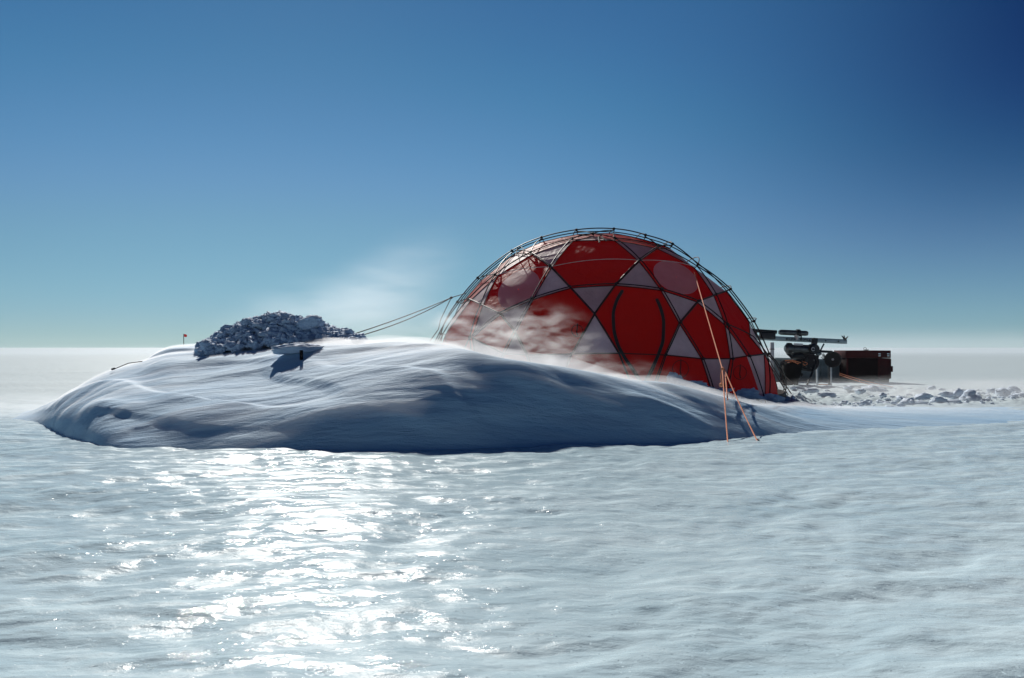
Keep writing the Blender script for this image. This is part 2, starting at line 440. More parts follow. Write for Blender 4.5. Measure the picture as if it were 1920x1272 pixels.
def pchip(xk, yk, x):
    xk = np.asarray(xk, float); yk = np.asarray(yk, float)
    h = np.diff(xk); dl = np.diff(yk, axis=0) / (h[:, None] if yk.ndim > 1 else h)
    m = np.zeros_like(yk); m[0], m[-1] = dl[0], dl[-1]
    p = dl[:-1] * dl[1:]
    with np.errstate(all='ignore'):
        hm = 2 * dl[:-1] * dl[1:] / (dl[:-1] + dl[1:])
    m[1:-1] = np.where(p > 0, hm, 0)
    i = np.clip(np.searchsorted(xk, x) - 1, 0, len(xk) - 2)
    t = (x - xk[i]) / h[i]
    if yk.ndim > 1: t = t[:, None]; hh = h[i][:, None]
    else: hh = h[i]
    return ((2 * t ** 3 - 3 * t ** 2 + 1) * yk[i] + (t ** 3 - 2 * t ** 2 + t) * hh * m[i]
            + (-2 * t ** 3 + 3 * t ** 2) * yk[i + 1] + (t ** 3 - t ** 2) * hh * m[i + 1])
def build_drift():
    cols = sorted(SEC); K = 6
    ts = np.concatenate([np.linspace(0, 3, 170), np.linspace(3, 5, 50)[1:]])
    D = np.zeros((len(cols), len(ts))); Z = np.zeros_like(D)
    for i, c in enumerate(cols):
        a = np.array(SEC[c])
        # smooth section: height over arc parameter
        D[i] = pchip(np.arange(K), a[:, 0], ts); Z[i] = pchip(np.arange(K), a[:, 1], ts)
    pxs = np.linspace(cols[0], cols[-1], 560)
    Dg = pchip(cols, D, pxs); Zg = pchip(cols, Z, pxs)
    # soften the interpolation across columns
    for _ in range(10):
        Dg[1:-1] = .25 * Dg[:-2] + .5 * Dg[1:-1] + .25 * Dg[2:]
        Zg[1:-1] = .25 * Zg[:-2] + .5 * Zg[1:-1] + .25 * Zg[2:]
    u = (pxs - CX) / F
    X = u[:, None] * Dg; Y = Dg
    # wind flutes: flow swings from along-the-ridge (right) to down-slope (left)
    th = np.interp(pxs, [0, 250, 600, 900, 1300, 1900], R(np.array([238, 236, 216, 196, 183, 180]).astype(float)) if False else np.radians([240, 236, 214, 196, 184, 180]))[:, None]
    al = X * np.cos(th) + Y * np.sin(th); ac = -X * np.sin(th) + Y * np.cos(th)
    up = np.clip(Zg / .4, 0, 1)
    lf = 1 - sstep(400, 760, pxs)[:, None]
    wv = .5 * perlin(X / 1.9, Y / 1.9, 65)
    n = (.030 + .012 * lf) * perlin(al / 2.3 + wv, ac / .8 + wv, 60) + .016 * perlin(al / 1.3 + wv, ac / .36, 61) + .007 * perlin(al / .8, ac / .15 + wv, 62) + .045 * perlin(X / 2.1, Y / 1.5, 66) * (1 - lf * .4)
    # carved ledges part way up, with a crisp lip
    led = perlin(X / 2.6 + 3.1, Y / 1.1 + .35 * X, 67); n = n + .05 * sstep(.0, .22, led) * (1 - sstep(.35, .9, led))
    # scalloped ledges on the steep foot
    ft = np.exp(-((Zg - .30) / .22) ** 2)
    n = n + ft * .10 * perlin(X / 1.5, Y / .8, 63) * (1 - .5 * sstep(900, 1100, pxs)[:, None])
    ls = 1 - sstep(250, 430, pxs)[:, None]
    n = n - ls * np.exp(-((Zg - .25) / .25) ** 2) * .13 * np.maximum(0, perlin(al / 2.4, ac / .40 + .3 * wv, 64)) - .04 * ls
    Zg = Zg + n * up
    Zg = Zg - .11 * np.exp(-((ts[None, :] - 3.1) / .9) ** 2) * np.exp(-((pxs[:, None] - 800) / 190) ** 4)
    global STREAK
    a_ = np.maximum(0, perlin(al / 3.0, ac / .55, 70) + .6 * perlin(al / 1.8, ac / .2, 71) - .1)
    ridge = np.exp(-((ts - 2.95) / .35) ** 2)[None, :]
    STREAK = (.11 - .05 * lf) * a_ + .09 * ridge * (1 + perlin(al / 2, ac / .5, 72)) * (1 - .6 * lf)
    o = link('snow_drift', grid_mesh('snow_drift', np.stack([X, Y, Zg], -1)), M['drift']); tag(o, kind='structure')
    return X, Y, Zg
DX, DY, DZ = build_drift()
def drift_z(x, y):
    k = np.argmin((DX - x) ** 2 + (DY - y) ** 2)
    return float(DZ.ravel()[k])
def on_ray(px, py):
    """first drift point seen at pixel"""
    U = CX + DX / DY * F; V = HZ - (DZ - HC) / DY * F
    e = (U - px) ** 2 + (V - py) ** 2
    e = np.where(e < 9, DY * .001 + e * .01, 1e3 + e)
    k = np.argmin(e); return Vector((DX.ravel()[k], DY.ravel()[k], DZ.ravel()[k]))

# ------------------------------------------------------------------ lumps of snow
def lump(seed, sx, sy, sz, sub=3, rough=.28, flat=.0):
    bm = bmesh.new(); bmesh.ops.create_icosphere(bm, subdivisions=sub, radius=1)
    rnd = random.Random(seed); off = Vector((rnd.uniform(-50, 50), rnd.uniform(-50, 50), rnd.uniform(-50, 50)))
    from mathutils import noise as mn
    planes = [(Vector((rnd.gauss(0, 1), rnd.gauss(0, 1), rnd.gauss(0, 1))).normalized(), rnd.uniform(.55, .85)) for _ in range(7)]
    for v in bm.verts:
        p = v.co.copy()
        for nn, dd in planes:
            k = p.dot(nn)
            if k > dd: p -= nn * (k - dd) * .85
        f = 1 + rough * mn.noise(p * 1.6 + off) + rough * .55 * mn.noise(p * 4.2 + off) + rough * .3 * mn.noise(p * 9 + off)
        p *= f
        v.co = Vector((p.x * sx, p.y * sy, p.z * sz))
    return bm
def lump_mesh(name, *a, **k):
    bm = lump(*a, **k); me = bpy.data.meshes.new(name); bm.to_mesh(me); bm.free(); return me

# heap of dug-out snow on the crest
HEAPTOP = [(366, 655), (380, 647), (395, 639), (412, 629), (430, 617), (448, 608), (466, 600), (488, 594), (515, 588), (538, 590), (556, 597), (580, 602), (602, 610), (628, 617), (656, 626), (692, 636)]
def heap_top(px): return float(np.interp(px, [p[0] for p in HEAPTOP], [p[1] for p in HEAPTOP]))
def build_heap():
    rnd = random.Random(11)
    VV, FF, base_n = [], [], 0
    protos = {}
    for sub in (2, 3):
        protos[sub] = []
        for k in range(14):
            b = lump(900 + k * 7 + sub, 1, 1, 1, sub, .6)
            b.verts.ensure_lookup_table()
            protos[sub].append((np.array([v.co[:] for v in b.verts]), np.array([[v.index for v in f.verts] for f in b.faces]))); b.free()
    def add(px, d, z, s, asp=(1, 1, 1), sub=2):
        nonlocal base_n
        v, f = rnd.choice(protos[sub])
        rot = Matrix.Rotation(rnd.uniform(0, 6.28), 3, 'Z') @ Matrix.Rotation(rnd.uniform(-.8, .8), 3, 'X')
        P = (v * s * np.array(asp)) @ np.array(rot).T + np.array([(px - CX) / F * d, d, z])
        VV.append(P); FF.append(f + base_n); base_n += len(v)
    for i in range(110):                       # body of the heap
        px = rnd.uniform(400, 650); d = rnd.uniform(14.5, 15.6)
        zt = HC + (HZ - heap_top(px)) / F * 15.0
        add(px, d, zt - rnd.uniform(.22, .5), rnd.uniform(.10, .19), (1.3, 1.1, .9), 3)
    for i in range(2600):                     # clods and crumbs
        px = 376 + 308 * rnd.random(); d = rnd.uniform(13.9, 15.7)
        zt = HC + (HZ - heap_top(px)) / F * 15.0
        base = drift_z((px - CX) / F * d, d)
        k = min(1, 1.25 * (1 - abs(d - 15.0) / 1.25))
        z = base + (zt - base) * max(0, k) * rnd.uniform(.8, 1.02) - .01
        s = .02 + .10 * rnd.random() ** 3.5
        add(px, d, min(z, zt - s * .5), s, (rnd.uniform(.8, 1.6), rnd.uniform(.8, 1.3), rnd.uniform(.55, 1.0)), 3 if s > .08 else 2)
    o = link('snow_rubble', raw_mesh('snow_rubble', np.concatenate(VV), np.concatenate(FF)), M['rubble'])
    tag(o, 'heap of broken snow clods piled on the drift crest', kind='stuff')
build_heap()

def snow_block(px, py, d, s, asp, seed, label, name='snow_block', cat='snow block', group=None, mat='rubble', rz=0, tilt=0, sub=4, rough=.3):
    me = lump_mesh(name, seed, s * asp[0], s * asp[1], s * asp[2], sub, rough)
    me.transform(Matrix.Rotation(rz, 4, 'Z') @ Matrix.Rotation(tilt, 4, 'Y'))
    p = at(px, py, d)
    me.transform(Matrix.Translation(p))
    o = link(name, me, M[mat]); rebase(o)
    return tag(o, label, cat, group)
sd_ = on_ray(566, 664).y
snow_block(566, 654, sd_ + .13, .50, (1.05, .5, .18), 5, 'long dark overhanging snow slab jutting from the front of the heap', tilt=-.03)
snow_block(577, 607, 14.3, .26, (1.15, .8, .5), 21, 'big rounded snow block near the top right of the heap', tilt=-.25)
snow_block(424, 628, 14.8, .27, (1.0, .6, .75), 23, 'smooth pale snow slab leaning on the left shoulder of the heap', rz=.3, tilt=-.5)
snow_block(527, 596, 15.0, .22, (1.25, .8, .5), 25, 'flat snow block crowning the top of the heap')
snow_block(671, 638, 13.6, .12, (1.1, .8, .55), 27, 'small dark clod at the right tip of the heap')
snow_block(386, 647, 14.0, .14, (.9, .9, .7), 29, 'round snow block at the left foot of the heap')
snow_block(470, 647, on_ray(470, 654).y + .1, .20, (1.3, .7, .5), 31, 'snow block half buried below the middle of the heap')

# stake standing in the drift below the heap
def stake(name, a, b, r, mat, label, cat, group=None):
    o = MB().tube([a, Vector(a).lerp(Vector(b), .5), b], r, 8).build(name, M[mat]); rebase(o); return tag(o, label, cat, group)
p = on_ray(564, 675)
stake('wooden_stake', p - Vector((0, 0, .12)), at(565, 657, p.y), .028, 'case', 'short dark stake standing in the drift under the overhanging slab', 'stake')
a, b = on_ray(216, 697), on_ray(270, 683)
br = MB(); br.tube([a + Vector((0, -.05, .05)), a.lerp(b, .5) + Vector((0, -.05, .085)), b + Vector((0, -.05, .05))], .009, 6)
br.box(a + Vector((-.02, -.05, .05)), (.07, .05, .035), Matrix.Rotation(-.3, 3, 'Y'), .012)
tag(rebase(br.build('bamboo_pole', M['wood'])), 'thin grey pole with a knob lying on the left flank of the drift', 'pole')

# red marker flag far off
fd = 45.0
fe = empty('marker_flag', at(344.5, 645, fd), 'tiny red flag on a thin pole behind the left of the drift', 'flag')
MB().tube([at(344.3, 662, fd), at(344.5, 644, fd), at(344.4, 626.5, fd)], .02, 6).build('pole', M['wood'], fe)
fm = MB()
pts = [(344.4, 627), (347, 626.6), (350, 628), (351.4, 629), (350.8, 632), (348, 632.4), (344.4, 631.6)]
fb = fm.bm; vs = []
for k, (x_, y_) in enumerate(pts): vs.append(fb.verts.new(at(x_, y_, fd) + Vector((0, .06 * math.sin(x_ * 1.3), 0))))
f_ = fb.faces.new(vs); bmesh.ops.solidify(fb, geom=[f_], thickness=.01)
fm.build('flag_cloth', M['flagred'], fe)

# chunks to the right of the tent
CH = [(1818, 748, 19.3, .30, (1.25, .8, .62)), (1795, 743, 19.8, .24, (.8, .8, .85)), (1845, 752, 19, .14, (1.4, .8, .5)), (1722, 762, 17.4, .25, (1.15, .8, .6)), (1745, 767, 17.0, .14, (1.5, .8, .5)),
      (1702, 757, 17.6, .17, (1, .8, .8)), (1760, 756, 17.8, .22, (1.1, .8, .6)), (1785, 757, 17.7, .18, (1.4, .8, .5)), (1668, 768, 16.7, .14, (1.3, .8, .6)), (1662, 759, 17.4, .13, (1.3, .8, .6)),
      (1622, 761, 17.2, .13, (1.2, .8, .8)), (1706, 773, 16.3, .09, (1, .8, .7)), (1637, 773, 16.4, .12, (1.4, .8, .4)), (1880, 741, 20.5, .27, (1.4, .8, .62)), (1862, 735, 21.4, .2, (1.2, .8, .6)),
      (1915, 748, 19.8, .22, (1.2, .9, .6)), (1900, 732, 22, .2, (1.6, .8, .5)), (1746, 729, 23.5, .13, (1.1, .8, .8)), (1766, 733, 22.8, .10, (1.1, .8, .8)), (1582, 757, 17.8, .12, (1.2, .8, .6)),
      (1690, 747, 18.6, .12, (2.2, .8, .5)), (1730, 745, 18.8, .16, (1.5, .8, .6)), (1655, 741, 19.4, .10, (1.6, .8, .6)), (1612, 735, 20.4, .15, (1.6, .8, .5)), (1640, 729, 22, .2, (1.6, .8, .4)),
      (1550, 741, 19.8, .14, (1.8, .8, .5)), (1590, 728, 22.4, .17, (1.8, .8, .4)), (1520, 733, 21.4, .16, (1.8, .8, .5)), (1775, 741, 19.6, .13, (1.4, .8, .6)), (1805, 735, 21, .12, (1.4, .8, .6))]
CHL = ['largest dark snow chunk right of the tent, left of the frame-edge chunks', 'upright snow chunk leaning beside the largest dark chunk', 'low snow chunk trailing right of the largest dark chunk', 'dark blue snow chunk at the front of the chunk row', 'flat snow chunk just in front of the dark blue chunk', 'pale knobbly snow chunk at the left end of the row']
for i, (px, py, d, s, asp) in enumerate(CH):
    if i < 6: lab = CHL[i]
    elif px > 1855: lab = 'snow chunk in the cluster at the right edge of the frame'
    elif px < 1640: lab = 'low snow chunk on the churned snow in front of the drill'
    else: lab = 'small snow chunk scattered along the row right of the tent'
    g = None if i < 6 else ('snow chunks at the right frame edge' if px > 1855 else 'low snow chunks before the drill' if px < 1640 else 'small snow chunks along the row')
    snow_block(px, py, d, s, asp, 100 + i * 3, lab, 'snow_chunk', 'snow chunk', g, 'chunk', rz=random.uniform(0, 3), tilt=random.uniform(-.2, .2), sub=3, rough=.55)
def build_crumbs():
    rnd = random.Random(5); VV, FF, k0 = [], [], 0
    pr = []
    for k in range(8):
        b = lump(700 + k, 1, 1, 1, 2, .5); pr.append((np.array([v.co[:] for v in b.verts]), np.array([[v.index for v in f.verts] for f in b.faces]))); b.free()
    for i in range(480):
        if rnd.random() < .6:
            t = rnd.random(); px = 1560 + 380 * t; d = 16.6 + 4.2 * t + rnd.gauss(0, .9)
        else: px = rnd.uniform(1470, 1900); d = rnd.uniform(17.5, 24)
        x_, s_ = (px - CX) / F * d, .012 + .055 * rnd.random() ** 2.5
        v, f = rnd.choice(pr); ang_ = rnd.uniform(0, 6.28); c_, q_ = math.cos(ang_), math.sin(ang_)
        P = v * s_ * np.array([rnd.uniform(.9, 1.8), 1, rnd.uniform(.6, 1)]); P = np.stack([P[:, 0] * c_ - P[:, 1] * q_, P[:, 0] * q_ + P[:, 1] * c_, P[:, 2]], -1)
        VV.append(P + np.array([x_, d, gz(x_, d) + s_ * .3])); FF.append(f + k0); k0 += len(v)
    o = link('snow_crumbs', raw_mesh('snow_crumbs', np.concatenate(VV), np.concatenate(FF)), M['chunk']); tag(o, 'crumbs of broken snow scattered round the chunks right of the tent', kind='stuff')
build_crumbs()
# jagged snow against the tent's foot
for i, (px, py, d, s, asp, lab) in enumerate([(1266, 716, 15.9, .22, (.7, .6, 1.0), 'pointed snow lump against the tent wall beside the drift'), (1285, 722, 15.8, .22, (1.8, .7, .55), 'jagged low snow lump along the tent foot'),
                                    (1330, 738, 16.0, .26, (1.8, .7, .6), 'snow lump at the tent foot behind the orange rope'), (1400, 742, 17.0, .24, (1.5, .7, .6), 'rounded snow lump below the right tent wall'), (1445, 748, 17.8, .24, (1.6, .8, .5), 'snow lump at the right corner of the tent')]):
    snow_block(px, py, d, s, asp, 300 + i * 7, lab, 'snow_lump', 'snow lump', None, 'chunk', rough=.5, sub=4)

# ------------------------------------------------------------------ the dome tent
DC = Vector((at(1120, 652, 21.3).x, 21.3, 0)); S = 21.3 / F
PROF = [(437, 0), (438.2, 30), (442, 58), (451, 98), (465, 138), (485, 172), (500, 192), (522, 217), (547, 240), (575, 262), (605, 283), (635, 299), (663, 312), (700, 327), (740, 339), (770, 345)]
_pz = np.array([(740 - y) * S * .985 for y, r in PROF])[::-1]; _pr = np.array([r * S for y, r in PROF])[::-1] * .985
def rad(z):
    return np.interp(z, _pz, _pr)
CORE = np.array([DC.x, DC.y, .9])
# polar profile about CORE (elevation angle -> distance) for smooth projection
_zz = np.linspace(_pz[0], _pz[-1], 1500); _rr = pchip(_pz, _pr, _zz)
_el = np.arctan2(_zz - .9, np.maximum(_rr, 0)); _rho = np.hypot(_rr, _zz - .9)
_o = np.argsort(_el); _el, _rho = _el[_o], _rho[_o]
_k = np.hanning(81); _k /= _k.sum()
_els = np.linspace(_el[0], math.pi / 2, 1200); _rhs = np.interp(_els, _el, _rho)
_rhs = np.convolve(np.concatenate([np.full(40, _rhs[0]), _rhs, np.full(40, _rhs[-1])]), _k, 'valid')
def proj(P, k=1.0, off=0.0):
    P = np.atleast_2d(np.asarray(P, float)); v = P - CORE
    el = np.arctan2(v[:, 2], np.hypot(v[:, 0], v[:, 1])); rho = np.interp(el, _els, _rhs)
    ln = np.linalg.norm(v, axis=1)
    q = CORE + v / ln[:, None] * (rho + off)[:, None]
    return P * (1 - k) + q * k
def hit(px, py, off=0.0):
    """front point of the tent surface seen at the pixel (or nearest to the sight line)"""
    o = np.array([0, 0, HC]); dr = np.array([(px - CX) / F, 1, (HZ - py) / F])
    ts = np.linspace(14.5, 22.5, 4000); P = o + ts[:, None] * dr; v = P - CORE
    el = np.arctan2(v[:, 2], np.hypot(v[:, 0], v[:, 1])); g = np.linalg.norm(v, axis=1) - np.interp(el, _els, _rhs) - off
    neg = np.where(g < 0)[0]
    i = neg[0] if len(neg) else int(np.argmin(g))
    return proj(P[i], 1.0, off)[0]
NODE = dict(A=(1034, 503), B=(1070, 541), P=(1154, 536), O=(1198, 491), K=(1074, 453), K2=(1152, 452), I=(998, 478), L=(1112, 444), J=(966, 477),
            H=(932, 519), M=(906, 573), N=(884, 563), F=(940, 589), G=(1000, 562), E=(968, 622), e1=(946, 664), e2=(990, 666), m2=(886, 634),
            C=(1115, 590), D=(1073, 664), Dd=(1160, 663), Q=(1239, 545), R=(1273, 606), V=(1246, 666), S=(1306, 567), T=(1359, 610), U=(1315, 673),
            Y=(1369, 673), BB=(1400, 668), W=(1302, 503), X=(1232, 467), g=(1338, 555), zz=(1406, 632),
            r1=(836, 628), r2=(864, 569), r3=(898, 523), r4=(958, 468), r5=(1017, 449), r6=(1082, 438), r7=(1150, 438), r8=(1207, 450), r9=(1256, 466),
            CC=(1361, 547), Z=(1404, 605), AA=(1432, 664))
NP = {k: hit(*v) for k, v in NODE.items()}
def basept(px, z=-.12):
    a = np.radians(np.linspace(180, 360, 721)); v = np.array([np.cos(a), np.sin(a)]).T
    el_r = np.interp(z, _zz, _rr); P = np.stack([DC.x + v[:, 0] * el_r, DC.y + v[:, 1] * el_r, np.full(len(a), z)], -1)
    q = CX + P[:, 0] / P[:, 1] * F
    i = np.argmin(np.abs(q - px)); return P[i]
for k, px in dict(B1=838, B2=915, B3=1030, B4=1205, B5=1346, B6=1432).items(): NP[k] = basept(px)
NP['bl'] = basept(792); NP['br'] = basept(1456)
RED = ['A K K2 O P B', 'B C D e2 E G', 'R S T Y U', 'g CC Z zz AA BB T', 'F E e1 m2', 'N M m2 B2 B1 r1', 'r1 B1 bl', 'H J r4 r3 r2 N', 'I K L r6 r5 r4 J', 'L r6 r7 K2', 'K2 r7 r8 r9 X',
       'e1 e2 B3 B2', 'D Dd B4 B3', 'V U B5 B4', 'Y BB B6 B5', 'AA br B6']
GREY = ['I K A', 'K L K2', 'K2 X O', 'A B G', 'O P Q', 'B C P', 'Q R S', 'S g T', 'W CC g', 'F G E', 'M F m2', 'H M N', 'I H J', 'C D Dd', 'R V U', 'T Y BB', 'E e1 e2', 'X r9 W', 'N r2 r1', 'Z AA zz',
        'e2 D B3', 'U Y B5', 'BB AA B6', 'm2 e1 B2']
WIN = [('I A G F M H', (974, 545), 44, 31, -40), ('O X W g S Q', (1266, 522), 45, 26, 27)]
DOOR = ['P Q R V Dd C', 'Dd V B4']
RIM = 'bl r1 r2 r3 r4 r5 r6 r7 r8 r9 W CC Z AA br'.split()
KP = .42
from mathutils import noise as mnz
def bend(P, bd):
    """drape: part flat between its corners, part on the dome, with small creases away from the seams"""
    q = proj(P, KP)
    for i in range(len(q)):
        v = Vector(q[i]); w_ = min(1, bd[i] * 4)
        am = .010 * mnz.noise(Vector((v.x * 1.9, v.y * 1.9, v.z * 3.1))) + .005 * mnz.noise(v * 5.3)
        dvec = (q[i] - CORE) / np.linalg.norm(q[i] - CORE)
        q[i] = q[i] + dvec * (am * w_ - .05 * w_ * 0)
    return q
def mir(p): return np.array([p[0], 2 * DC.y - p[1], p[2]])
def cell_mesh(name, C, n=7):
    """fan of subdivided triangles round the cell centre"""
    C = np.array(C); c = C.mean(0); V = []; Fc = []; BD = []; key = {}
    def vid(p, b):
        k = tuple(np.round(p, 4))
        if k not in key: key[k] = len(V); V.append(p); BD.append(b)
        return key[k]
    for a in range(len(C)):
        A_, B_ = C[a], C[(a + 1) % len(C)]
        if len(C) == 3 and False: pass
        ids = {}
        for i in range(n + 1):
            for j in range(n + 1 - i):
                k = n - i - j
                ids[i, j] = vid((c * i + A_ * j + B_ * k) / n, i / n)
        for i in range(n):
            for j in range(n - i):
                Fc.append((ids[i, j], ids[i + 1, j], ids[i, j + 1]))
                if i + j < n - 1: Fc.append((ids[i + 1, j], ids[i + 1, j + 1], ids[i, j + 1]))
    P = bend(np.array(V), np.array(BD))
    return raw_mesh(name, P, np.array(Fc))
def win_meshes(C, inner, n=7, m=40):
    """ring from the cell outline to the window loop, and the window disc"""
    C = np.array(C); c = inner.mean(0)
    nrm = np.linalg.svd(C - C.mean(0))[2][2]; e1 = C[0] - c; e1 -= nrm * e1.dot(nrm); e1 /= np.linalg.norm(e1); e2 = np.cross(nrm, e1)
    k = len(C); sub = 10
    out = np.array([C[i] + (C[(i + 1) % k] - C[i]) * j / sub for i in range(k) for j in range(sub)])
    ao = np.unwrap(np.arctan2((out - c) @ e2, (out - c) @ e1)); ai = np.unwrap(np.arctan2((inner - c) @ e2, (inner - c) @ e1))
    if ao[-1] < ao[0]: ao, out = ao[::-1], out[::-1]
    if ai[-1] < ai[0]: ai, inner = ai[::-1], inner[::-1]
    ai3 = np.concatenate([ai - 2 * np.pi, ai, ai + 2 * np.pi]); in3 = np.concatenate([inner] * 3)
    loop = np.stack([np.interp(ao, ai3, in3[:, q]) for q in range(3)], -1)
    def rings(a, b, nn, b0, b1):
        P = np.array([a + (b - a) * i / nn for i in range(nn + 1)])
        bd = np.array([np.full(len(a), b0 + (b1 - b0) * i / nn) for i in range(nn + 1)])
        mlen = len(a); idx = np.arange((nn + 1) * mlen).reshape(nn + 1, mlen); nx = np.roll(idx, -1, 1)
        q = np.stack([idx[:-1], nx[:-1], nx[1:], idx[1:]], -1).reshape(-1, 4)
        return P.reshape(-1, 3), bd.ravel(), q
    P1, b1, q1 = rings(out, loop, n, 0, .15)
    P2, b2, q2 = rings(loop, np.repeat(c[None] , len(loop), 0) + (loop - c) * .02, 6, .15, .15)
    return bend(P1, b1), q1, bend(P2, b2), q2

tent = empty('dome_tent', (DC.x, DC.y, 0), 'large red and grey geodesic dome tent with black outer poles half behind the drift', 'tent')
def cell(name, spec, mat, n=7):
    C = [NP[k] for k in spec.split()]
    return link(name, cell_mesh(name, C, n), M[mat], tent)
for s_ in RED: cell('red_panel', s_, 'red')
for s_ in GREY: cell('grey_panel', s_, 'grey', 8)
# door panel with black zips
doorV = []
me1 = cell_mesh('door', [NP[k] for k in DOOR[0].split()], 10); me2 = cell_mesh('door2', [NP[k] for k in DOOR[1].split()], 8)
bmd = bmesh.new(); bmd.from_mesh(me1); bmd.from_mesh(me2); me = bpy.data.meshes.new('door'); bmd.to_mesh(me); bmd.free()
door = link('door', me, M['red'], tent)
def on_tent(pts, off):
    P = np.array([hit(*p) for p in pts])
    return [Vector(p) for p in proj(P, 1.0, off)]
def spline(pts, n=6):
    pts = np.array(pts, float); t = np.arange(len(pts)); tt = np.linspace(0, len(pts) - 1, (len(pts) - 1) * n + 1)
    return pchip(t, pts, tt)
for zp in ([(1167, 545), (1156, 565), (1150, 590), (1151, 615), (1158, 645), (1172, 672), (1190, 698), (1200, 715)],
           [(1232, 561), (1240, 580), (1245, 605), (1244, 635), (1237, 660), (1227, 684), (1218, 703), (1211, 716)]):
    MB().tube(on_tent(spline(zp), -.02), .042, 6).build('zip', M['black'], door)
# seam tape along the panel edges, one strip of tape per panel ring
done = set()
sm = MB()
for spec in RED + DOOR + [w_[0] for w_ in WIN]:
    ks = spec.split()
    for a_, b_ in zip(ks, ks[1:] + ks[:1]):
        if (b_, a_) in done or (a_, b_) in done or a_.startswith('B') and b_.startswith('B'): continue
        done.add((a_, b_))
        P_ = proj(np.array([NP[a_] + (NP[b_] - NP[a_]) * i / 7 for i in range(8)]), KP, .0)
        sm.tube(P_, .016, 5)
sm.build('seam_tape', M['vent'], tent)
# round windows
for spec, (cx_, cy_), ra, rb, rot in WIN:
    C = np.array([NP[k] for k in spec.split()]); c0 = C.mean(0); nrm = np.linalg.svd(C - c0)[2][2]
    loop = []
    for t in np.linspace(0, 2 * np.pi, 48, endpoint=False):
        ex, ey = ra * math.cos(t), rb * math.sin(t); ca, sa = math.cos(R(rot)), math.sin(R(rot))
        dr = np.array([(cx_ + ex * ca - ey * sa - CX) / F, 1, (HZ - (cy_ + ex * sa + ey * ca)) / F]); o_ = np.array([0, 0, HC])
        loop.append(o_ + dr * ((c0 - o_).dot(nrm) / dr.dot(nrm)))
    P1, q1, P2, q2 = win_meshes(C, np.array(loop))
    pan = link('red_panel', raw_mesh('window_panel', P1, q1), M['red'], tent)
    link('round_window', raw_mesh('round_window', P2, q2), M['vinyl'], pan)
# the far half, mirrored, with strips closing the outline
back_r, back_g = bmesh.new(), bmesh.new()
for spec in RED + DOOR + [w_[0] for w_ in WIN]:
    back_r.from_mesh(cell_mesh('b', [mir(NP[k]) for k in spec.split()], 3))
for spec in GREY:
    back_g.from_mesh(cell_mesh('b', [mir(NP[k]) for k in spec.split()], 3))
for a_, b_ in zip(RIM[:-1], RIM[1:]):
    back_r.from_mesh(cell_mesh('b', [NP[a_], NP[b_], mir(NP[b_]), mir(NP[a_])], 6))
for bm_, nm, mt in ((back_r, 'rear_panels', 'red'), (back_g, 'rear_grey_panels', 'grey')):
    me = bpy.data.meshes.new(nm); bm_.to_mesh(me); bm_.free(); link(nm, me, M[mt], tent)

# poles outside the fabric
POFF = .085
def pole_pts(spec, off=POFF, mirror=False, seg=7):
    P = [NP[k] if isinstance(k, str) else k for k in spec]
    out = []
    for a_, b_ in zip(P[:-1], P[1:]):
        out += [a_ + (b_ - a_) * i / seg for i in range(seg)]
    out.append(P[-1])
    if mirror: out = [mir(p) for p in out]
    return [Vector(p) for p in proj(np.array(out), 1, off)]
POLES = ['r7 L K A G E e1 B2', 'r5 I A B C Dd B4', 'r6 L K2 O Q R U B5', 'r9 X O P C D B3', 'r2 N M F E e2 B3', 'B1 m2 F G B P Q S T BB B6', 'g S R V B4', 'W g T Y B5', 'J H M m2 B2', 'K I H N r1 bl',
         'K2 X W CC', 'r8 X', 'g CC Z', 'T zz AA br', 'BB AA', 'r4 I', 'r4 J', 'r3 H', 'AA B6', 'r1 B1']
for sp in POLES:
    MB().tube(pole_pts(sp.split()), .0145, 7).build('tent_pole', M['black_pole'], tent)
# outline hoops (outermost, seen against the sky) and their mirror
hoopL = [NP[k] for k in RIM]
MB().tube(pole_pts(RIM, POFF + .05), .016, 7).build('tent_pole', M['black_pole'], tent)
mid = [(NP[k] + mir(NP[k])) / 2 for k in RIM]
MB().tube(pole_pts(mid, POFF + .02), .0145, 7).build('tent_pole', M['black_pole'], tent)
MB().tube(pole_pts(RIM, POFF + .03, True), .0145, 7).build('tent_pole', M['black_pole'], tent)
for sp in ['r7 L K A G E e1 B2', 'r5 I A B C Dd B4', 'r6 L K2 O Q R U B5', 'r9 X O P C D B3', 'B1 m2 F G B P Q S T BB B6', 'g S R V B4']:
    MB().tube(pole_pts(sp.split(), POFF, True), .0145, 6).build('tent_pole', M['black_pole'], tent)
for k in ['r5', 'r6', 'r7', 'r8', 'r9', 'CC', 'W', 'Z', 'r4']:
    a_ = NP[k]; b_ = mir(NP[k])
    MB().tube(pole_pts([a_, (a_ + b_) / 2, b_], POFF + .03), .014, 6).build('tent_pole', M['black_pole'], tent)
# hubs with a strap to the fabric
for k in NODE:
    if k in ('J', 'zz', 'e1'): continue
    p = NP[k]; q = proj(p, 1, POFF + (.05 if k in RIM else 0))[0]
    h = MB(); dn = (Vector(q) - Vector(p)).normalized()
    h.lathe(q, dn, [(0, -.04), (.03, -.035), (.035, 0), (.028, .03), (0, .035)], 8)
    h.tube([p, Vector(p).lerp(Vector(q), .5) + Vector((.015, 0, 0)), q], .011, 6)
    h.build('pole_hub', M['black'], tent)
